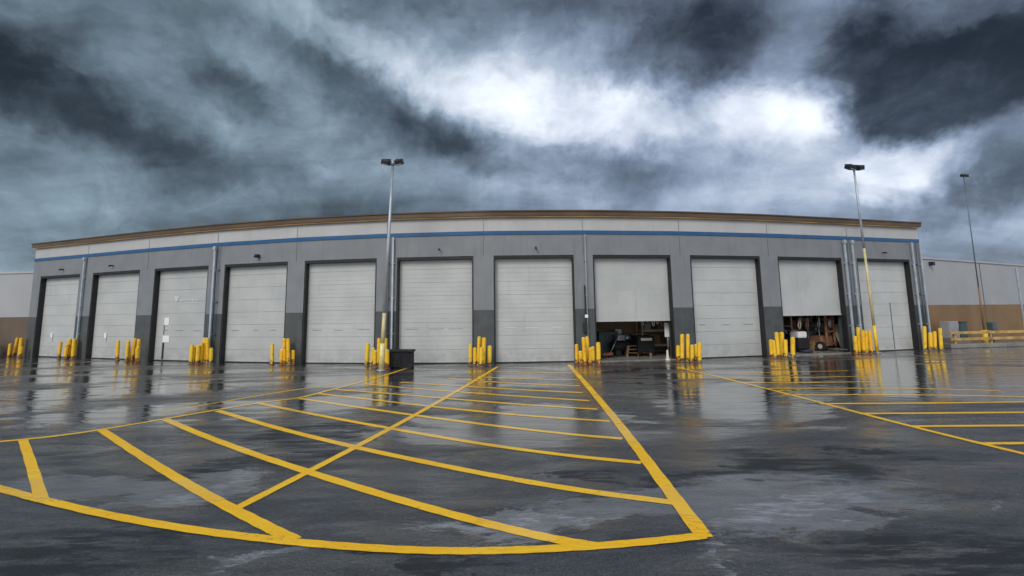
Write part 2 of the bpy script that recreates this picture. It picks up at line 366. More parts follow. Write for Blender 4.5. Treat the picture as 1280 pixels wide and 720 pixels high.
so = bpy.data.objects.new('sun', sun); link(so)
sd = Vector((math.sin(SUN_AZ)*math.cos(SUN_EL), math.cos(SUN_AZ)*math.cos(SUN_EL), math.sin(SUN_EL)))
so.rotation_euler = sd.to_track_quat('Z', 'Y').to_euler()

# ------------------------------------------------------------------ ground and painted lines
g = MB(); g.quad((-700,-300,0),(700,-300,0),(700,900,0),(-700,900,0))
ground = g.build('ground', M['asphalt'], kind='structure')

def catmull(pts, n=8):
    P = [Vector(p).to_3d() for p in pts]
    if len(P) < 3: return P
    P = [P[0]*2-P[1]] + P + [P[-1]*2-P[-2]]; out = []
    for i in range(1, len(P)-2):
        for k in range(n):
            u = k/n; a,b,c,d = P[i-1:i+3]
            out.append(.5*((2*b)+(c-a)*u+(2*a-5*b+4*c-d)*u*u+(3*b-a-3*c+d)*u**3))
    out.append(P[-2]); return out
def smooth(pts, it=1):
    P = [Vector(p) for p in pts]
    for _ in range(it): P = [P[0]] + [(P[i-1]+P[i]*2+P[i+1])/4 for i in range(1,len(P)-1)] + [P[-1]]
    return P
def paint(pts, w, z, it=1):
    C = catmull(smooth(pts, it)); m = MB(); prev = None
    for i, p in enumerate(C):
        t = (C[min(i+1,len(C)-1)]-C[max(i-1,0)]).normalized(); n = Vector((-t.y,t.x,0))
        ww = w/2*(1+.05*math.sin(i*1.7+pts[0][0]*3))
        a = m.bm.verts.new((p+n*ww+Vector((0,0,z)))); b = m.bm.verts.new((p-n*ww+Vector((0,0,z))))
        if prev: m.bm.faces.new((prev[0],a,b,prev[1]))
        prev = (a,b)
    o = m.build('painted_line', M['paint'], ground)
    for f in o.data.polygons:
        if f.normal.z < 0: f.flip()
    return o
LINES = {
'A' : ([(-7.02, 6.27), (-5.86, 5.74), (-4.91, 5.34), (-3.79, 4.87), (-2.83, 4.58), (-2.17, 4.42), (-1.64, 4.29), (-0.94, 4.18), (-0.48, 4.15), (-0.03, 4.15), (0.62, 4.19), (1.17, 4.28), (1.61, 4.37)], 0.14) ,
'L' : ([(-8.69, 7.71), (-8.14, 7.89), (-7.62, 8.14), (-7.34, 8.41), (-7.03, 8.86), (-6.67, 9.5), (-6.18, 10.32), (-5.8, 11.11), (-5.18, 11.52), (-5.05, 11.62), (-4.88, 12.42), (-4.45, 14.23), (-4.13, 15.65), (-3.88, 17.78)], 0.13) ,
'M' : ([(-2.81, 5.06), (-2.53, 6.21), (-2.32, 7.31), (-2.09, 8.49), (-1.72, 10.4), (-1.17, 13.77), (-0.58, 17.92)], 0.14) ,
'R' : ([(2.06, 18.28), (1.96, 12.1), (1.81, 8.51), (1.73, 6.88), (1.63, 5.23), (1.6, 4.34)], 0.165) ,
'RR' : ([(5.67, 17.03), (5.89, 15.2), (6.15, 12.94), (6.38, 11.33), (6.32, 9.85), (6.41, 9.11), (6.44, 8.07), (6.54, 7.16), (6.67, 6.58), (6.79, 5.67)], 0.13) ,
'F' : ([(-7.22, 10.1), (-6.71, 11.13), (-6.14, 12.52), (-5.33, 13.54), (-4.62, 14.94)], 0.09) ,
}
S=[
([(-7.94, 8.05), (-6.65, 6.88), (-5.02, 5.37)], 0.13) ,
([(-7.16, 8.63), (-5.79, 7.48), (-4.54, 6.43), (-3.59, 5.67), (-2.81, 5.06), (-2.31, 4.69), (-1.9, 4.39)], 0.155) ,
([(-6.62, 9.43), (-5.19, 8.22), (-3.98, 7.25), (-2.52, 6.18), (-1.45, 5.43), (-0.65, 4.89), (-0.03, 4.53), (0.37, 4.31), (0.66, 4.21)], 0.16) ,
([(-6.12, 10.23), (-3.98, 8.46), (-2.3, 7.27), (-0.95, 6.41), (-0.03, 5.83), (0.82, 5.39), (1.59, 5.1)], 0.16) ,
([(-5.8, 11.11), (-3.75, 9.57), (-2.07, 8.44), (-1.03, 7.72), (-0.04, 7.14), (0.77, 6.7), (1.61, 6.4)], 0.17) ,
([(-5.05, 11.62), (-3.02, 10.23), (-1.88, 9.49), (-0.04, 8.35), (0.97, 7.84), (1.64, 7.59)], 0.17) ,
([(-4.89, 12.3), (-3.38, 11.44), (-1.71, 10.31), (-0.04, 9.45), (0.84, 9.08), (1.69, 8.79)], 0.17) ,
([(-4.66, 12.92), (-2.78, 12.07), (-1.51, 11.3), (-0.04, 10.53), (1.66, 9.86)], 0.17) ,
([(-4.2, 13.89), (-2.55, 12.87), (-1.23, 12.18), (-0.04, 11.56), (1.65, 10.81)], 0.17) ,
([(-3.26, 14.12), (-1.56, 13.35), (-0.05, 12.53), (1.65, 11.89)], 0.17) ,
([(-1.98, 14.86), (-0.97, 14.15), (-0.05, 13.59), (1.75, 13.01)], 0.17) ,
([(-1.09, 15.14), (0.42, 14.39), (1.84, 14.17)], 0.17) ,
([(-0.81, 16.62), (0.47, 15.99), (1.9, 15.77)], 0.17) ,
]
S2=[
([(6.54, 7.07), (7.19, 7.06), (8.72, 7.03)], 0.15) ,
([(6.51, 8.12), (7.25, 8.11), (8.26, 8.08), (10.02, 8.03)], 0.15) ,
([(6.41, 9.14), (7.59, 9.1), (9.3, 9.06), (11.32, 9.04)], 0.15) ,
([(6.26, 10.13), (8.2, 10.01), (10.35, 10.05), (12.67, 10.09)], 0.15) ,
([(6.14, 11.24), (8.2, 11.08), (9.88, 10.95), (10.88, 10.56), (12.67, 10.09)], 0.15) ,
([(6.18, 12.19), (8.14, 12.02), (9.82, 11.94), (10.46, 11.58), (11.21, 11.39)], 0.14) ,
([(6.05, 13.18), (7.57, 13.03), (9.51, 13.08)], 0.14) ,
([(6.01, 14.07), (7.68, 13.99), (10.04, 14.1)], 0.14) ,
([(6.01, 15.18), (7.86, 15.19), (10.49, 15.42)], 0.14) ,
]
CL=[
[(-26.86, 26.0, 0.69, 0.013, -0.14), (-26.87, 26.25, 1.0, 0.078, 0.1), (-25.92, 25.62, 0.97, 0.062, -0.2), (-25.6, 25.34, 0.57, -0.005, -0.37), (-25.85, 25.85, 1.0, 0.002, 0.05)] ,
[(-22.69, 24.47, 0.83, 0.017, -0.17), (-21.95, 23.93, 0.73, 0.015, -0.42), (-21.95, 24.15, 0.97, -0.036, -0.21), (-21.53, 23.87, 0.98, -0.02, -0.32), (-21.56, 24.09, 0.99, -0.019, -0.11)] ,
[(-18.45, 22.83, 0.92, -0.035, -0.17), (-17.68, 22.34, 0.88, -0.003, -0.37), (-17.67, 22.53, 0.94, -0.084, -0.17), (-17.57, 22.52, 1.02, 0.059, -0.15), (-16.95, 22.06, 1.01, -0.026, -0.38), (-16.38, 21.27, 0.68, -0.032, -0.96)] ,
[(-13.56, 20.57, 0.81, -0.007, -0.69), (-13.67, 20.92, 0.71, -0.044, -0.38), (-13.27, 20.54, 0.78, -0.012, -0.64), (-13.23, 20.69, 0.88, 0.009, -0.46), (-13.13, 20.85, 1.08, -0.065, -0.28), (-12.98, 20.83, 1.07, -0.064, -0.25), (-12.65, 20.46, 0.67, -0.024, -0.52)] ,
[(-9.81, 20.03, 0.84, -0.029, -0.17), (-9.34, 19.72, 0.62, -0.02, -0.36), (-9.24, 19.86, 1.05, -0.051, -0.2), (-9.07, 19.84, 1.05, -0.044, -0.18), (-8.96, 19.52, 0.62, -0.059, -0.48), (-8.86, 19.66, 0.58, -0.016, -0.31)] ,
[(-5.68, 18.96, 0.85, 0.019, -0.42), (-5.38, 18.64, 0.7, 0.037, -0.71), (-5.11, 18.06, 0.64, 0.001, -1.25), (-5.14, 18.61, 1.06, 0.01, -0.7), (-4.87, 18.58, 1.06, -0.011, -0.7), (-4.57, 17.73, 0.69, -0.019, -1.51)] ,
[(-1.62, 18.46, 0.8, -0.005, -0.56), (-1.45, 18.44, 0.67, -0.005, -0.58), (-1.32, 18.42, 1.08, 0.029, -0.59), (-1.13, 18.26, 1.05, 0.031, -0.75), (-1.18, 17.85, 0.71, 0.017, -1.15), (-0.9, 18.37, 0.74, 0.019, -0.63)] ,
[(2.38, 18.38, 0.75, 0.01, -0.71), (2.51, 18.22, 0.51, 0.002, -0.88), (2.64, 18.07, 1.02, -0.026, -1.04), (2.83, 18.47, 1.03, -0.02, -0.65), (2.86, 18.32, 0.63, 0.07, -0.8), (2.99, 18.31, 0.66, -0.002, -0.83), (3.11, 17.87, 0.84, 0.011, -1.28)] ,
[(6.36, 18.92, 0.62, 0.031, -0.64), (6.51, 18.9, 1.05, 0.053, -0.69), (6.67, 18.72, 1.06, 0.04, -0.89), (6.77, 18.56, 0.66, 0.045, -1.08), (6.97, 18.68, 0.68, 0.046, -0.99), (7.03, 18.52, 0.75, 0.053, -1.16)] ,
[(10.4, 19.69, 0.75, 0.028, -0.7), (10.48, 19.61, 0.73, -0.015, -0.8), (10.64, 19.65, 1.05, 0.005, -0.79), (10.87, 19.8, 1.04, 0.042, -0.7), (10.86, 19.52, 0.75, 0.061, -0.98), (11.09, 19.42, 0.86, 0.052, -1.14)] ,
[(14.8, 21.13, 0.77, 0.051, -0.42), (15.0, 21.19, 1.15, 0.024, -0.42), (15.06, 21.01, 1.03, 0.026, -0.62), (15.22, 21.07, 0.99, 0.048, -0.6), (15.53, 21.23, 0.99, 0.015, -0.53)] ,
[(19.34, 22.91, 1.14, 0.066, 0.08), (19.71, 23.1, 0.84, 0.071, 0.17), (20.1, 23.29, 0.9, 0.066, 0.26), (20.46, 23.44, 1.05, 0.035, 0.31)] ,
]

for k, (pts, w) in LINES.items():
    paint(pts, w*(.95 if k=='R' else .85), {'A':.005,'L':.005,'M':.004,'R':.006,'RR':.004,'F':.002}[k], {'R':2,'RR':3,'M':3,'L':1}.get(k,1))
for i, (pts, w) in enumerate(S): paint(pts, w*(.86 if i < 4 else .74), .003)
for pts, w in S2: paint(pts, w*.8, .003)

# ------------------------------------------------------------------ the curved dock building
def FY(x): return -6.466e-6*x**4 - 5.669e-5*x**3 + .0133551*x*x + .0080987*x + 18.9965
def FN(x):
    d = -2.5864e-5*x**3 - 1.7007e-4*x*x + .0267102*x + .0080987
    return Vector((d, -1)).normalized()              # outward normal, towards the yard
def fp(x, out=0.):
    n = FN(x); return (x+n.x*out, FY(x)+n.y*out)
def ang(x): n = FN(x); return math.atan2(n.x, -n.y)   # rotation of a thing facing the yard
EX = [-25.84,-25.21,-22.04,-21.05,-17.69,-16.73,-13.51,-12.63,-9.45,-8.66,-5.49,-4.65,-1.54,-.74,2.47,3.24,6.51,7.36,10.61,11.49,14.88,15.73,18.89,19.59]
H_DOOR, H_BAND, H_BLUE, H_ROOF = 4.23, 2.08, 5.07, 6.03
T = .45
bld = empty('dock_building', (0,19,0), label='long curved grey warehouse with eleven tall roller doors, blue stripe and brown roof edge', cat='warehouse')
def B(m, name, mats, **t):
    o = m.build(name, mats, bld, **t); o.matrix_parent_inverse = Matrix.Translation((0,-19,0)); return o
for i in range(0, 24, 2):
    a, b = EX[i], EX[i+1]
    m = MB(); m.strip([fp(a),fp(b)], [fp(a,-T),fp(b,-T)], H_BAND, H_DOOR)
    B(m, 'pier', M['grey'])
    m = MB(); m.strip([fp(a,.004),fp(b,.004)], [fp(a,-T-.004),fp(b,-T-.004)], 0, H_BAND)
    B(m, 'pier_base', M['dark'])
m = MB(); m.strip([fp(x) for x in EX], [fp(x,-T) for x in EX], H_DOOR, H_BLUE); B(m, 'upper_wall', M['grey'])
m = MB(); m.strip([fp(x,.03) for x in EX], [fp(x,-T) for x in EX], H_BLUE, H_BLUE+.15); B(m, 'blue_stripe', M['blue'])
m = MB(); m.strip([fp(x,.0) for x in EX], [fp(x,-T) for x in EX], H_BLUE+.15, 5.76); B(m, 'parapet', M['parapet'])
m = MB(); m.strip([fp(x,.12) for x in EX], [fp(x,-T) for x in EX], 5.76, 5.81); B(m, 'eaves_trim', M['orange'])
m = MB()
CX = [-25.92]+EX[1:-1]+[19.66]
m.strip([fp(x,.16) for x in CX], [fp(x,-T) for x in CX], 5.81, 5.98)
m.strip([fp(x,.20) for x in CX], [fp(x,-T-.02) for x in CX], 5.98, 6.03)
B(m, 'roof_coping', M['coping'])
# shell behind the facade
YB = 44.
L_, R_ = fp(EX[0],-T), fp(EX[-1],-T)
rp = [fp(x,-T-.03) for x in EX]
m = MB(); m.poly(rp+[(R_[0],YB),(L_[0],YB)], 5.55, 5.68); B(m, 'roof', M['roof'])
m = MB(); m.mi = 0
m.box(((R_[0]+.12), (YB+R_[1])/2, 2.83), (.3, YB-R_[1]-.02, 5.66)); m.box((L_[0]-.12, (YB+L_[1])/2, 2.83), (.3, YB-L_[1]-.02, 5.66))
m.box((-3.1, YB, 2.83), (R_[0]-L_[0], .3, 5.66)); B(m, 'end_wall', M['grey'])
m = MB(); m.strip([fp(x,-.36) for x in EX], [fp(x,-11.) for x in EX], .0, .03)
B(m, 'workshop_floor', M['intfloor'])
def rad(x, dep): k = 1+dep/FY(x); return (x*k, FY(x)*k)
for (xa, xb, dep, mt) in ((1.6,9.9,3.6,'intwall'),(10.1,15.9,4.4,'intdark')):
    m = MB(); xs = [xa+(xb-xa)*k/6 for k in range(7)]
    m.strip([rad(x,dep) for x in xs], [rad(x,dep+.2) for x in xs], .03, 5.5); B(m, 'inner_wall', M[mt])
for x in (1.5, 10.0):
    a, b = rad(x,.5), rad(x,5.6); c = ((a[0]+b[0])/2,(a[1]+b[1])/2,2.78)
    m = MB(); m.box(c, (.15, math.dist(a,b), 5.48), (0,0,math.atan2(-(b[0]-a[0]), b[1]-a[1]))); B(m, 'inner_wall', M['intdark'])

# roller doors: own x axis runs along the facade
def door(i, zopen):
    xa, xb = EX[2*i+1], EX[2*i+2]
    pa, pb = Vector(fp(xa)), Vector(fp(xb)); c = (pa+pb)/2; d = (pb-pa); w = d.length
    rz = math.atan2(d.y, d.x)
    root = bpy.data.objects.new('roller_door', None); link(root, bld); root.matrix_parent_inverse = Matrix.Translation((0,-19,0))
    # the door's frame of reference is a mesh: the panels
    bpy.data.objects.remove(root)
    m = MB(); n = 8 if zopen == 0 else 1; ph = (H_DOOR+.05)/n; z0 = zopen
    k = 0
    while z0 + .02 < H_DOOR+.05:
        z1 = min(z0+ph, H_DOOR+.05)
        m.box((0, .265, (z0+z1)/2+.003), (w+.16, .05, z1-z0-.006), bev=.006)
        if zopen == 0 and i in (4,5,6):
            for q in (1/3, 2/3): m.box((0, .237, z0+(z1-z0)*q), (w+.1, .006, .010))
        z0 = z1
    m.box((0, .295, (zopen+H_DOOR)/2), (w+.1, .01, H_DOOR-zopen))
    m.box((0, .26, zopen+.03), (w+.12, .075, .06))
    mesh = m.build('roller_door', M['door'], bld)
    mesh.location = (c.x, c.y, 0); mesh.rotation_euler.z = rz; mesh.matrix_parent_inverse = Matrix.Translation((0,-19,0))
    s = MB()
    s.box((-w/2+.015, .13, H_DOOR/2), (.09, .225, H_DOOR)); s.box((w/2-.015, .13, H_DOOR/2), (.09, .225, H_DOOR))
    s.box((0, .13, H_DOOR-.045), (w-.07, .22, .13))
    s.build('door_seal', M['seal'], mesh)
    if zopen == 0:
        s = MB(); s.box((0, .225, .022), (w-.1, .05, .044)); s.build('bottom_seal', M['seal'], mesh)
    return mesh, w
doors = []
for i in range(11):
    doors.append(door(i, {7:1.55, 9:1.67}.get(i, 0.)))
# small things fixed to the doors
for i, hx in ((0,-.62),(1,-.75)):
    d, w = doors[i]
    m = MB(); m.box((hx, .215, 1.12), (.16,.05,.26), bev=.015); m.box((hx+.05,.21,.92),(.03,.03,.22)); m.build('door_handle', M['white'], d)
d, w = doors[2]
for (x, z, a, b) in ((-.98, 1.78, .30, .34), (-.95, .98, .42, .30)):
    m = MB(); m.box((x, .230, z), (a,.012,b)); m.build('paper_notice', M['white'], d)
m = MB(); m.box((-1.1,.230,.42),(.11,.012,.78)); m.box((-1.12,.230,1.4),(.03,.012,.45)); m.build('door_gap', M['seal'], d)
m = MB(); m.quad((-.62,.226,2.93),(-.50,.226,2.66),(-.40,.226,2.68),(-.30,.226,2.93))
for k in range(9): m.box((-.14+k*.12,.230,2.72+.02*(k%2)), (.075,.01,.085 if k%3 else .12))
m.box((.34,.230,2.60),(1.1,.01,.03)); m.build('faded_lettering', M['faded'], d)
d, w = doors[10]
m = MB(); m.box((.42,.233,1.1),(.022,.016,2.2)); m.build('wicket_seam', M['seal'], d)
for i in (3,4,5,6,8,2):
    d, w = doors[i]
    rr = random.Random(i)
    for k in range(3):
        x = -w*.32 + k*w*.3 + rr.uniform(-.1,.1)
        m = MB(); m.box((x, .234, 1.36+rr.uniform(-.01,.01)), (rr.uniform(.25,.6), .008, .03 if i!=6 else .05), bev=.003)
        m.build('pale_streak', M['steel'] if i!=6 else M['faded'], d)  # thin bars that stand in for pale streak marks
for i in (7, 9):
    xa, xb = EX[2*i+1], EX[2*i+2]
    m = MB(); m.strip([fp(xa+.02,.05),fp(xb-.02,.05)],[fp(xa+.02,-.36),fp(xb-.02,-.36)],0,.045); B(m,'threshold',M['concrete'])

def spout(x, r, mt, z0=.05, z1=H_BLUE-.02, out=.09, shoe=True):
    m = MB(); a = fp(x, out)
    if mt == 'spout': m.box((a[0],a[1],(z0+z1)/2), (r*2,r*1.5,z1-z0), (0,0,ang(x)), bev=.01)
    else: m.tube([(a[0],a[1],z0),(a[0],a[1],z1)], r)
    for z in (1.2, 2.6, 4.0):
        b = fp(x, .04); m.box((b[0],b[1],z), (r*2+.06,.07,.05), (0,0,ang(x)))
    if r > .04:
        b = fp(x, .10); m.box((b[0],b[1],z1-.09), (r*2.8,.14,.16), (0,0,ang(x)), bev=.02)
    B(m, 'downspout', M[mt])
for x, r, mt in ((-21.62,.045,'spout'),(-13.10,.05,'spout'),(-12.92,.02,'spoutdark'),(-4.78,.035,'spout'),(-4.98,.03,'spoutdark'),(2.93,.025,'pipegrey'),
                 (15.02,.045,'spout'),(15.45,.045,'spout'),(15.2,.02,'spoutdark'),(19.02,.04,'spout'),(19.28,.03,'spoutdark'),(19.5,.04,'spout')):
    spout(x, r, mt)
for x, s in ((-23.4,.5),(-19.6,.5),(-10.9,1.1),(-2.9,.4),(.95,.5),(17.3,.4)):
    m = MB(); a = fp(x,.08); m.box((a[0],a[1],4.52),(.14*s,.16,.13*s),(0,0,ang(x)),bev=.02); b = fp(x,.17)
    m.box((b[0],b[1],4.49),(.11*s,.06,.06),(R(25),0,ang(x)))
    B(m, 'wall_light', M['lamp'])
m = MB(); a = fp(2.86,.06); m.box((a[0],a[1],2.3),(.035,.06,1.4),(0,0,ang(2.9))); m.box((a[0],a[1],1.35),(.2,.1,.42),(0,0,ang(2.9)),bev=.02)
o = B(m, 'junction_box', M['lamp'])
m = MB(); a = fp(2.88,.14); m.box((a[0],a[1],1.78),(.13,.05,.13),(0,0,ang(2.9)),bev=.02); B(m,'switch_plate',M['white'])

for k, x in enumerate([(EX[i]+EX[i+1])/2 for i in range(2,22,2)]):
    m = MB(); a = fp(x,.004); m.box((a[0],a[1],4.62),(.014,.012,.80),(0,0,ang(x))); m.box((a[0],a[1],5.44),(.014,.012,.43),(0,0,ang(x)))
    B(m, 'panel_joint', M['spoutdark'])
# rooftop mast
def fac_tag(name, m, mats, **t): return m.build(name, mats, None, **t)
m = MB(); m.tube([(11.55,22.5,5.68),(11.55,22.5,6.5)],.02); m.tube([(11.47,22.5,6.42),(11.63,22.5,6.42)],.01)
m.build('roof_antenna', M['lamp'], label='thin dark antenna mast standing on the roof right of centre', cat='antenna')

# ------------------------------------------------------------------ lower wings left and right
def wing(name, pts, h, ht, basem, label, joints):
    root = empty(name, (pts[0][0],pts[0][1],0), label=label, cat='building')
    inv = Matrix.Translation((-pts[0][0],-pts[0][1],0))
    def add(m, n, mt):
        o = m.build(n, mt, root); o.matrix_parent_inverse = inv
    P = [Vector(p) for p in pts]; d = (P[1]-P[0]).normalized(); n = Vector((d.y,-d.x))
    if n.y > 0: n = -n
    def off(k, o): return tuple(P[k]+n*o)
    m = MB(); m.strip([off(0,0),off(1,0)],[off(0,-.4),off(1,-.4)],ht,h); add(m,'wall',M['wing'])
    m = MB(); m.strip([off(0,.006),off(1,.006)],[off(0,-.41),off(1,-.41)],0,ht); add(m,'base_band',M[basem])
    m = MB(); m.strip([off(0,.05),off(1,.05)],[off(0,-.45),off(1,-.45)],h,h+.09); add(m,'coping',M['parapet'])
    m = MB(); m.strip([off(0,-.5),off(1,-.5)],[off(0,-14),off(1,-14)],h-.5,h-.4); add(m,'roof',M['roof'])
    L = (P[1]-P[0]).length
    for s in joints:
        q = P[0]+d*s+n*.012
        m = MB(); m.box((q.x,q.y,h/2),(.03,.03,h-.05),(0,0,math.atan2(d.y,d.x))); add(m,'wall_joint',M['spoutdark'])
    return root, add, P, d, n
wr = wing('side_building', [(19.75,24.75),(60.,44.3)], 4.6, 2.1, 'tan', 'white walled side building with tan base to the right of the roller doors', (9.3,19.,28))
m = MB(); m.box((23.0,26.2,4.35),(.2,.22,.2),(0,0,.45),bev=.02); wr[1](m,'wall_light',M['lamp'])
q = wr[2][0]+wr[3]*14.2; m = MB(); m.box((q.x,q.y-.06,2.25),(.09,.09,4.4),(0,0,.45),bev=.02); wr[1](m,'downspout',M['spout'])
wl = wing('side_building', [(-60.,31.),(-25.95,26.75)], 4.55, 2.1, 'browntan', 'pale walled side building with dull brown base to the left of the roller doors', (18,26))

# ------------------------------------------------------------------ electrical cabinets, rail, bin
c1 = empty('electrical_cabinet', (22.75,25.35,0), R(22), label='light grey electrical cabinet on a concrete plinth against the tan wall', cat='cabinet')
m = MB(); m.box((0,0,.80),(.86,.40,.86),bev=.02); m.build('cabinet_body', M['cabgrey'], c1)
m = MB(); m.box((.0,-.21,.80),(.8,.02,.78),bev=.004); m.build('cabinet_door', M['cabgrey'], c1)
m = MB(); m.box((.3,-.24,.80),(.03,.04,.16)); m.build('handle', M['steel'], c1)
m = MB(); m.box((0,0,.18),(1.0,.55,.36),bev=.02); m.build('plinth', M['concrete'], c1)
c2 = empty('electrical_cabinet', (23.62,25.72,0), R(22), label='dark blue-grey electrical cabinet beside the light grey one', cat='cabinet')
m = MB(); m.box((0,0,.77),(.62,.38,.80),bev=.02); m.box((0,-.02,1.19),(.68,.44,.05)); m.build('cabinet_body', M['green'], c2)
m = MB(); m.box((0,-.20,.77),(.55,.02,.72),bev=.004); m.build('cabinet_door', M['green'], c2)
m = MB(); m.box((0,0,.17),(.75,.5,.34),bev=.02); m.build('plinth', M['concrete'], c2)
c3 = empty('meter_box', (26.2,26.6,0), R(20), label='small dark green meter box on a post behind the rail', cat='meter box')
m = MB(); m.box((0,0,.92),(.42,.25,.42),bev=.02); m.build('box_body', M['green'], c3)
m = MB(); m.tube([(0,0,0),(0,0,.71)],.04); m.build('post', M['spoutdark'], c3)
m = MB(); m.box((0,-.13,.92),(.3,.02,.3)); m.build('box_lid', M['spoutdark'], c3)
rl = empty('guard_rail', (21.2,23.6,0), R(9), label='low weathered yellow rail fence on a kerb along the right wing', cat='guard rail')
for k in range(12):
    m = MB(); m.box((.2+k*2.1,0,.40),(.09,.09,.80),bev=.01); m.build('post', M['rail'], rl)
for z in (.42,.72):
    m = MB(); m.box((11.6,-.07,z),(23.4,.05,.13),bev=.01); m.build('rail', M['rail'], rl)
m = MB(); m.box((11.6,.05,.10),(23.8,.5,.20),bev=.03); m.build('kerb', M['concrete'], rl)
kb = empty('concrete_block', (-28.6,26.1,0), R(-5), label='low grey concrete block with a brown crate on it at the far left edge', cat='block')
m = MB(); m.box((0,0,.3),(2.2,.5,.6),bev=.04); m.build('block_body', M['concrete'], kb)
m = MB(); m.tube([(.5,0,.6),(.5,0,.68),(.62,0,.68),(.62,0,.6)],.012,6); m.build('lifting_loop', M['steel'], kb)
cr = empty('crate', (-28.75,26.1,.6), R(-5), label='brown wooden crate sitting on the grey block at the far left', cat='crate')
for k in range(4): m = MB(); m.box((0,-.22,.06+k*.11),(.7,.02,.09)); m.box((0,.22,.06+k*.11),(.7,.02,.09)); m.box((-.35,0,.06+k*.11),(.02,.44,.09)); m.box((.35,0,.06+k*.11),(.02,.44,.09)); m.build('slat_row', M['rust'], cr)
m = MB(); m.box((0,0,.015),(.68,.42,.02)); m.build('floor', M['card'], cr)
bn = empty('storage_bin', (-4.17,18.25,0), R(4), label='low black storage bin beside the left light pole', cat='bin')
m = MB(); m.poly([(-.42,-.3),(.42,-.3),(.42,.3),(-.42,.3)],.03,.56); m.box((0,-.31,.3),(.06,.03,.46)); m.box((-.3,-.31,.3),(.05,.03,.46)); m.box((.3,-.31,.3),(.05,.03,.46)); m.build('bin_body', M['black'], bn)
m = MB(); m.box((0,0,.60),(.94,.68,.08),(0,R(1.2),0),bev=.02); m.build('bin_lid', M['black'], bn)
for sx in (-1,1):
    m = MB(); m.tube([(sx*.36,-.34,.07),(sx*.36,.34,.07)],.07); m.build('wheel', M['rubber'], bn)

# ------------------------------------------------------------------ light poles
def pole(loc, h, lean, label, rb, rt, mats, head, rz=0, ybase=None):
    r = empty('light_pole', loc, rz, label=label, cat='light pole', group='tall light poles in the yard')
    top = Vector((lean[0],lean[1],h)); P = [Vector((0,0,0)).lerp(top,k/10) for k in range(11)]
    def seg(z0,z1,n,mt,ex=0):
        a = Vector((0,0,0)).lerp(top,z0/h); b = Vector((0,0,0)).lerp(top,z1/h)
        m = MB(); ra = rb+(rt-rb)*z0/h; rb2 = rb+(rt-rb)*z1/h
        m.tube([a,(a+b)/2,b],0,16,radii=[ra+ex,(ra+rb2)/2+ex,rb2+ex]); return m.build(n,mt,r)
    z = .0
    for z1, n, mt, ex in mats: seg(z, z1, n, M[mt], ex); z = z1
    m = MB(); m.tube([(0,0,0),(0,0,.05)],rb*2.3); [m.box((rb*1.7*math.cos(q),rb*1.7*math.sin(q),.065),(.035,.035,.03)) for q in (0.8,2.4,3.9,5.5)]
    m.build('base_plate', M['steel'], r)
    m = MB(); m.tube([top-Vector((0,0,.12)),top+Vector((0,0,.06))],rt*1.6); m.box(top+Vector((0,0,-.02)),(head*1.0,.07,.07)); m.build('cross_arm', M['pole'], r)
    for sx in (-1,1):
        m = MB(); c = top+Vector((sx*head*.62,-.04,-.01)); m.box(c,(head*.80,.34,head*.56),(R(18),R(-13)*sx,0),bev=.05)
        for q in range(5): m.box(c+Vector(((q-2)*head*.15,.05,head*.30)),(.02,.22,.05),(R(18),R(-13)*sx,0))
        hd = m.build('lamp_head', M['lamp'], r)
        m = MB(); m.box(c+Vector((0,-.06,-head*.285)),(head*.62,.24,.02),(R(18),R(-13)*sx,0)); m.build('lens', M['lens'], hd)
    return r
pole((-4.59,17.0,0), 7.47, (.28,0), 'light pole with twin floodlights, standing beside the low black bin', .075, .04,
     [(.95,'pole_sleeve','palecap',.02),(2.0,'pole_sleeve','poleyel',0),(7.47,'pole_shaft','pole',0)], .38)
pole((15.78,21.2,0), 8.3, (-.24,0), 'light pole with twin floodlights and cream lower half at the tenth and eleventh doors',   .060, .038,
     [(1.2,'pole_sleeve','yellow',.01),(4.6,'pole_sleeve','poleyel',0),(8.35,'pole_shaft','pole',0)], .40, .25)
pole((24.6,25.4,0), 9.05, (0,0), 'distant light pole with tan lower half in front of the right wing', .034, .017,
     [(.75,'pole_sleeve','yellow',.09),(3.0,'pole_sleeve','polebrown',.01),(9.05,'pole_shaft','spoutdark',0)], .19, 1.0)

# ------------------------------------------------------------------ bollards
names = ['left of the first door','between first and second doors','between second and third doors','between third and fourth doors',
 'between fourth and fifth doors','between fifth and sixth doors','between sixth and seventh doors','between seventh and eighth doors',
 'between eighth and ninth doors','between ninth and tenth doors','between tenth and eleventh doors','right of the eleventh door']
ordn = ['first','second','third','fourth','fifth','sixth','seventh']
def bollard(loc, h, lean, r, label, cap='yellow'):
    b = empty('bollard', loc, random.uniform(0,6), label=label, cat='bollard', group='yellow steel bollards guarding the dock piers')
    m = MB(); ly = random.uniform(-.01,.03)
    lx = lean*h*math.cos(-b.rotation_euler.z) - ly*math.sin(-b.rotation_euler.z); l2 = lean*h*math.sin(-b.rotation_euler.z)+ly*math.cos(-b.rotation_euler.z)
    top = Vector((lx,l2,h-.04))
    m.tube([(0,0,0),top],r,14,cap=False); m.build('post', M['boll'], b)
    m = MB(); m.tube([top,top+Vector((0,0,.025)),top+Vector((0,0,.04))],0,14,radii=[r*1.001,r*.85,r*.35]); m.build('domed_cap', M[cap], b)
    m = MB(); m.tube([(0,0,0),(0,0,.035)],r*1.45,14); m.build('base_collar', M['concrete' if random.random()<.6 else 'rust'], b)
    return b
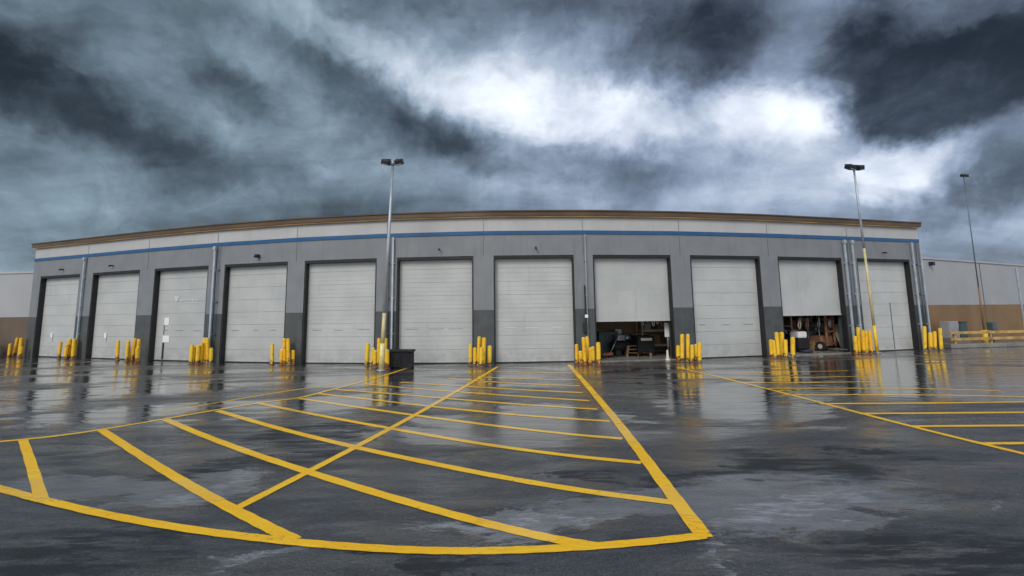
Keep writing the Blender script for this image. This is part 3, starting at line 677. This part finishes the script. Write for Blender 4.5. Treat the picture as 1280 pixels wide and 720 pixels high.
for ci, cl in enumerate(CL):
    n = len(cl)
    for k, (x, y, h, tl, off) in enumerate(cl):
        if -25.84 < x < 19.65: y = min(y, FY(x)-(.30 if ci not in (1,2) else .24-.1*(k%2)))
        if ci == 0 and k == 4: y -= .3
        if ci == 11: x, y, h = (.8425,.852,.8625,.8735)[k]*22.35, 22.35-.05*(k%2), h*.97
        sz = 'tall' if h > .93 else 'short'
        lab = f"{sz} yellow bollard, {ordn[k]} from left of {'four' if n==4 else 'five' if n==5 else 'six' if n==6 else 'seven'} standing {names[ci]}"
        bollard((x, y, 0), h*1.0, tl*1.2, random.choice((.070,.075,.082)), lab, 'yellow' if random.random()<.75 else 'palecap')

# ------------------------------------------------------------------ workshop behind the two open doors
def rp_(x, dep): k = 1+dep/FY(x); return (x*k, FY(x)*k)      # deeper into the room, straight away from the yard's centre
def at(x, dep): return rp_(x, dep)+(.03,)
def shelf(x, dep, w, hs, d=.6, rz=0, label='', cat='shelf', mt='cream'):
    p = at(x, dep); r = empty('storage_rack', p, ang(x)+rz, label=label, cat=cat)
    for sx in (-1,1):
        for sy in (-1,1):
            m = MB(); m.box((sx*w/2,sy*d/2,max(hs)/2+.15),(.06,.06,max(hs)+.3)); m.build('upright', M[mt], r)
    for h in hs:
        m = MB(); m.box((0,0,h),(w,d,.04)); m.box((0,-d/2-.02,h),(w,.03,.1)); m.build('shelf_board', M[mt], r)
    return r, p
def lbox(name, root, p, loc, size, mt, label, cat, group=None, rz=0, extra=None):
    w = root.matrix_basis @ Vector(loc)
    b = empty(name, (w.x, w.y, w.z), root.rotation_euler.z+rz, label=label, cat=cat, group=group)
    sx, sy, sz = size
    m = MB(); m.box((0,0,sz/2),size,bev=.012); m.build('body', M[mt], b)
    m = MB(); m.box((0,0,sz+.006),(sx*.12 if mt=='card' else sx*1.03, sy*1.01, .012)); m.build('tape' if mt=='card' else 'lid', M['cream' if mt=='card' else 'seal'], b)
    return b
# eighth door
r8, p8 = shelf(5.85, 2.9, 1.9, (.4,1.05,1.75), label='steel rack at the back right of the eighth door opening')
for k, (x,h,s,mt,lb) in enumerate(((-.6,1.07,(.3,.3,.3),'cream','cream tub on the middle board of the eighth door rack'),(.1,1.07,(.45,.35,.35),'card','cardboard box on the middle board of the eighth door rack'),(-.3,.42,(.5,.4,.42),'card','brown box low on the eighth door rack'),(.6,.42,(.35,.35,.45),'white','white drum box low on the eighth door rack'))):
    lbox('box', r8, p8, (x,0,h+.02), s, mt, lb, 'box')
tc = empty('tool_chest', at(5.2,1.9), ang(5.3), label='black wheeled tool chest with a pale stripe inside the eighth door', cat='tool chest')
m = MB(); m.box((0,0,.52),(.75,.5,.66),bev=.02); m.build('chest_body', M['black'], tc)
for k in range(4):
    m = MB(); m.box((0,-.26,.27+k*.155),(.70,.02,.14),bev=.004); m.build('drawer', M['black'], tc)
m = MB(); m.box((0,-.285,.72),(.5,.02,.11)); m.build('stripe', M['cream'], tc)
for sx in (-1,1):
    for sy in (-1,1): m = MB(); m.tube([(sx*.3-.02,sy*.18,.09),(sx*.3+.02,sy*.18,.09)],.09); m.build('wheel', M['rubber'], tc)
ac = empty('air_compressor', at(4.35,2.3), ang(4.3)+.2, label='dark air compressor with horizontal tank inside the eighth door', cat='compressor')
m = MB(); m.tube([(-.6,0,.42),(-.55,0,.42),(.55,0,.42),(.6,0,.42)],0,20,radii=[.14,.24,.24,.14]); m.build('tank', M['black'], ac)
m = MB(); m.box((-.15,0,.78),(.4,.3,.26),bev=.03); m.tube([(.1,0,.78),(.32,0,.78)],.12); m.build('motor', M['steel'], ac)
m = MB(); m.tube([(.4,-.1,.72),(.4,.1,.72)],.2); m.build('flywheel', M['black'], ac)
for sx in (-1,1):
    m = MB(); m.tube([(sx*.42,-.3,.14),(sx*.42,-.22,.14)],.14); m.build('wheel', M['rubber'], ac)
    m = MB(); m.box((sx*.42,.1,.12),(.06,.3,.24)); m.build('foot', M['black'], ac)
wb = empty('workbench', at(4.3,3.0), ang(4.2), label='dark workbench against the brown wall inside the eighth door', cat='workbench')
m = MB(); m.box((0,0,.9),(2.2,.7,.06)); m.build('bench_top', M['card'], wb)
for sx in (-1,1):
    for sy in (-1,1): m = MB(); m.box((sx*1.02,sy*.28,.435),(.08,.08,.87)); m.build('leg', M['black'], wb)
lbox('box', wb, None, (-.2,0,.93), (.3,.3,.2), 'white', 'white box on the workbench inside the eighth door', 'box')
hr = empty('hose_rack', at(5.75,.9), ang(6.), label='overhead bar of hanging pale hoses and straps inside the eighth door', cat='rack')
m = MB(); m.tube([(-.75,0,1.86),(.45,0,1.86)],.025); m.build('bar', M['steel'], hr)
for sx in (-.72,.42): m = MB(); m.tube([(sx,0,1.86),(sx,0,4.9)],.02); m.build('hanger', M['steel'], hr)
for k, (x, l, mt) in enumerate(((-.6,.5,'cream'),(-.36,.42,'steel'),(-.12,.55,'white'),(.08,.48,'cream'),(.3,.58,'pinkish'))):
    m = MB(); q = [(x-.07*math.cos(a)*(1+.2*math.sin(3*a)), .01*k, 1.86-l/2+l/2*math.sin(a)) for a in [j*2*math.pi/16 for j in range(17)]]
    m.tube(q,.022,6); m.build('hose', M[mt], hr)
pb = empty('white_board', at(6.22,.7), ang(6.36), label='white panel on a stand at the right edge inside the eighth door', cat='panel')
m = MB(); m.box((0,0,1.14),(.28,.04,.6),bev=.015); m.build('panel', M['white'], pb)
m = MB(); m.tube([(0,.03,0),(0,.03,1.1)],.02); m.box((0,0,.015),(.3,.3,.03)); m.build('stand', M['steel'], pb)
m = MB(); m.tube([(0,0,0),(0,0,.05),(0,0,.10),(0,0,.40),(0,0,.42)],0,14,radii=[.12,.11,.06,.035,.02])
m.build('marker_post', M['cream'], label='short pale marker post on the threshold of the eighth door', cat='post').location = (6.1,19.35,.0)
jk = empty('floor_jack', at(3.65,1.5), ang(3.6)+.5, label='low floor jack near the left side of the eighth door opening', cat='jack')
m = MB(); m.box((0,0,.14),(.6,.26,.12),bev=.02); m.build('frame', M['rust'], jk)
m = MB(); m.tube([(.25,0,.18),(.75,0,.85)],.02); m.build('handle', M['steel'], jk)
for sx in (-1,1): m = MB(); m.tube([(sx*.24,-.16,.06),(sx*.24,.16,.06)],.06); m.build('wheel', M['rubber'], jk)
# tenth door
r10, p10 = shelf(12.9, 3.4, 3.3, (.9,1.75,2.3), label='long steel pallet rack at the back of the tenth door opening', d=.9)
for (x,h,s,mt,lb) in ((-1.2,.92,(.5,.5,.45),'card','brown carton at the left end of the tenth door rack'),(-.55,.92,(.45,.5,.55),'cream','cream carton second along the tenth door rack'),
    (.1,.92,(.6,.5,.35),'black','flat black case in the middle of the tenth door rack'),(.75,.92,(.4,.4,.5),'white','white carton right of the black case on the rack'),(1.2,.92,(.35,.4,.4),'rust','red brown crate at the right end of the tenth door rack'),
    (-.9,1.77,(.55,.5,.3),'cream','pale carton on the top board of the tenth door rack'),(.9,1.77,(.6,.5,.3),'white','white carton on the top board of the tenth door rack')):
    lbox('box', r10, p10, (x,-.1,h+.02), s, mt, lb, 'box')
fl = empty('forklift', at(13.75,1.3), ang(13.7)+.12, label='small orange brown forklift with overhead guard inside the tenth door', cat='forklift')
m = MB(); m.box((0,.55,.45),(.8,1.0,.5),bev=.06); m.box((0,.95,.75),(.76,.4,.45),bev=.08); m.build('body', M['pinkish'], fl)
for sx in (-1,1):
    m = MB(); m.box((sx*.27,-.12,.95),(.06,.08,1.4)); m.build('mast_rail', M['pinkish'], fl)
    m = MB(); m.box((sx*.22,-.55,.12),(.1,.8,.04)); m.build('fork', M['steel'], fl)
    for yy,rr in ((.1,.22),(.95,.18)):
        m = MB(); m.tube([(sx*.36,yy,rr),(sx*.46,yy,rr)],rr,16); w_ = m.build('wheel', M['rubber'], fl)
        m = MB(); m.tube([(sx*.455,yy,rr),(sx*.47,yy,rr)],rr*.5,12); m.build('rim', M['cream'], w_)
    m = MB(); m.tube([(sx*.35,.15,.7),(sx*.33,.25,1.75),(sx*.33,.95,1.75),(sx*.35,1.05,.9)],.025,8); m.build('overhead_guard', M['cream'], fl)
m = MB(); [m.box((0,.25+.15*k,1.76),(.66,.03,.03)) for k in range(5)]; m.build('guard_bars', M['cream'], fl)
m = MB(); m.box((0,.55,.78),(.4,.4,.12),bev=.03); m.box((0,.75,1.0),(.4,.1,.4),bev=.03); m.build('seat', M['black'], fl)
m = MB(); [m.box((0,-.14,z),(.6,.06,.07)) for z in (.35,.9,1.45)]; m.build('carriage', M['rust'], fl)
fs = empty('floor_scrubber', at(12.3,1.2), ang(12.3), label='black and white floor scrubber machine left of the forklift', cat='machine')
m = MB(); m.box((0,.2,.38),(.62,.8,.5),bev=.08); m.build('body', M['black'], fs)
m = MB(); m.box((0,.1,.78),(.5,.5,.3),bev=.08); m.build('tank', M['white'], fs)
m = MB(); m.tube([(-.22,.5,.8),(-.22,.75,1.15),(.22,.75,1.15),(.22,.5,.8)],.025,8); m.build('handle', M['steel'], fs)
m = MB(); m.tube([(0,-.22,.02),(0,-.22,.12)],.3,20); m.build('brush', M['navy'], fs)
for sx in (-1,1): m = MB(); m.tube([(sx*.28,.4,.13),(sx*.34,.4,.13)],.13); m.build('wheel', M['rubber'], fs)
pf = empty('drum_fan', at(13.0,1.9), ang(13.), label='grey drum fan on a stand between scrubber and forklift', cat='fan')
m = MB(); m.tube([(0,-.12,1.0),(0,.12,1.0)],.34,24,cap=False); [m.tube([(0,-.12,1.0),(.33*math.cos(a),-.12,1+.33*math.sin(a))],.008,5) for a in [k*math.pi/6 for k in range(12)]]; m.build('cage', M['steel'], pf)
m = MB(); [m.box((.15*math.cos(a),0,1+.15*math.sin(a)),(.26,.02,.1),(R(20),-a,0)) for a in (0,2.1,4.2)]; m.build('blade', M['black'], pf)
m = MB(); m.tube([(-.36,0,1.),(-.3,0,.05),(.3,0,.05),(.36,0,1.)],.025,8); m.build('stand', M['steel'], pf)
tp = empty('leaning_board', at(14.45,1.2), ang(14.4), label='pale sheet board leaning at the right side inside the tenth door', cat='board')
m = MB(); m.box((0,0,.62),(.5,.03,1.22),(R(-12),R(-10),0)); m.build('sheet', M['cream'], tp)
m = MB(); m.box((.0,.1,.05),(.55,.3,.08)); m.build('chock', M['card'], tp)
dr = empty('oil_drum', at(11.9,2.6), 0, label='dark navy oil drum at the left side inside the tenth door', cat='drum')
m = MB(); m.tube([(0,0,0),(0,0,.29),(0,0,.3),(0,0,.31),(0,0,.59),(0,0,.6),(0,0,.61),(0,0,.88)],0,20,radii=[.29,.29,.30,.29,.29,.30,.29,.29]); m.build('barrel', M['navy'], dr)
m = MB(); m.tube([(0,0,.88),(0,0,.9)],.27,20); m.build('lid', M['steel'], dr)

# small stock on the two racks and the workbench
rs = random.Random(11)
for root, nm, xs, hs in ((r8,'eighth',(-.8,-.35,.1,.5,.8),(1.77,)),(r10,'tenth',(-1.45,-1.0,-.62,-.25,.18,.5,.95,1.35),(.0,2.32)),(r10,'tenth',(-1.4,-.35,.25,.55,1.45),(1.77,))):
    for h_ in hs:
        for k, x in enumerate(xs):
            sz = (rs.uniform(.18,.34),rs.uniform(.2,.4),rs.uniform(.15,.4)); mt = rs.choice(('card','cream','rust','white','pinkish','card','steel'))
            cn = {'card':'brown','cream':'cream','rust':'red brown','white':'white','pinkish':'orange brown','steel':'grey'}[mt]
            lv = {1.77:'upper',.0:'floor',2.32:'topmost'}[h_]
            lbox('box', root, None, (x,-.2 if lv=='upper' and root is r10 else .0,h_+(.02 if h_ else 0)), sz, mt, f'small {cn} box, {ordn[k] if k<7 else "last"} from left on the {lv} level of the {nm} door rack', 'box', 'boxes stored on the workshop racks')
# pallets, tubes and odds and ends near the doors
def pallet(x, dep, rz, n, label, mt='card'):
    p = at(x, dep)
    for k in range(n):
        r = empty('pallet', (p[0], p[1], .03+k*.15), ang(x)+rz+.05*k, label=label if k == n-1 else label.replace('top','lower' if k else 'bottom'), cat='pallet')
        for j in range(5): m = MB(); m.box((0,-.4+j*.2,.13),(1.1,.12,.022)); m.build('deck_board', M[mt], r)
        for j in (-1,0,1): m = MB(); m.box((j*.5,0,.06),(.09,.9,.116)); m.build('runner', M[mt], r)
pallet(12.85, 2.2, .1, 3, 'brown wooden pallet, top of a low stack inside the tenth door')
pallet(4.9, 2.3, -.2, 3, 'brown wooden pallet, top of a low stack inside the eighth door')
for i, (x, dep, w_, d_, h_, mt, lab) in enumerate(((12.0,3.2,.7,.5,1.35,'rust','tall red brown cabinet at the left inside the tenth door'),(13.4,3.0,.5,.4,1.2,'cream','pale narrow cabinet behind the forklift in the tenth door'),
      (3.7,2.9,.9,.5,1.0,'green','dark green cabinet at the left back inside the eighth door'),(14.3,2.3,.6,.4,1.0,'card','stacked brown carton behind the leaning board in the tenth door'))):
    c_ = empty('storage_cabinet', at(x,dep), ang(x), label=lab, cat='cabinet')
    m = MB(); m.box((0,0,h_/2+.04),(w_,d_,h_),bev=.01); m.build('cabinet_body', M[mt], c_)
    for sx in (-1,1):
        m = MB(); m.box((sx*w_*.245,-d_/2-.01,h_/2+.04),(w_*.46,.02,h_*.92),bev=.004); dd = m.build('cabinet_door', M[mt], c_)
        m = MB(); m.box((sx*.04,-d_/2-.035,h_/2+.1),(.015,.03,.14)); m.build('handle', M['steel'], dd)
for i, (x, mt, lab) in enumerate(((12.35,'cream','pale hanging tube left of centre under the tenth door'),(12.75,'pinkish','orange brown hanging strap under the tenth door'),(13.35,'steel','grey hanging chain hoist under the tenth door'),(13.95,'white','white hanging tube at the right under the tenth door'))):
    p = at(x, .9+.15*i); c_ = empty('hanging_hose', (p[0],p[1],1.0), ang(x), label=lab, cat='hose')
    m = MB(); m.tube([(0,0,4.5),(0,0,.5),(.02,0,.25),(-.05,0,.08),(-.12,0,.2),(-.08,0,.45)],.028,8); m.build('tube', M[mt], c_)
    m = MB(); m.tube([(0,0,.55),(0,0,.72)],.055,10); m.build('coupling', M['lamp'], c_)
# ------------------------------------------------------------------ camera
cam = bpy.data.cameras.new('camera'); co = bpy.data.objects.new('camera', cam); link(co); scene.camera = co
cam.sensor_width = 36; cam.sensor_fit = 'HORIZONTAL'; cam.lens = 600/1280*36
cam.shift_y = -(360-317.6)/1280
cam.clip_start = .1; cam.clip_end = 3000
pi, ro = .1246, -.0132
F = Vector((0,math.cos(pi),math.sin(pi))); U0 = Vector((0,-math.sin(pi),math.cos(pi))); R0 = Vector((1,0,0))
Rt = R0*math.cos(ro)+U0*math.sin(ro); Up = -R0*math.sin(ro)+U0*math.cos(ro)
co.matrix_world = Matrix(((Rt.x,Up.x,-F.x,0),(Rt.y,Up.y,-F.y,0),(Rt.z,Up.z,-F.z,EYE),(0,0,0,1)))

# ------------------------------------------------------------------ output
scene.render.engine = 'CYCLES'
scene.cycles.use_denoising = True
scene.cycles.max_bounces = 8
scene.render.resolution_x = 1024; scene.render.resolution_y = 576
vs = scene.view_settings
vs.view_transform = 'Standard'; vs.look = 'None'; vs.gamma = 1; vs.exposure = .52; vs.use_curve_mapping = False
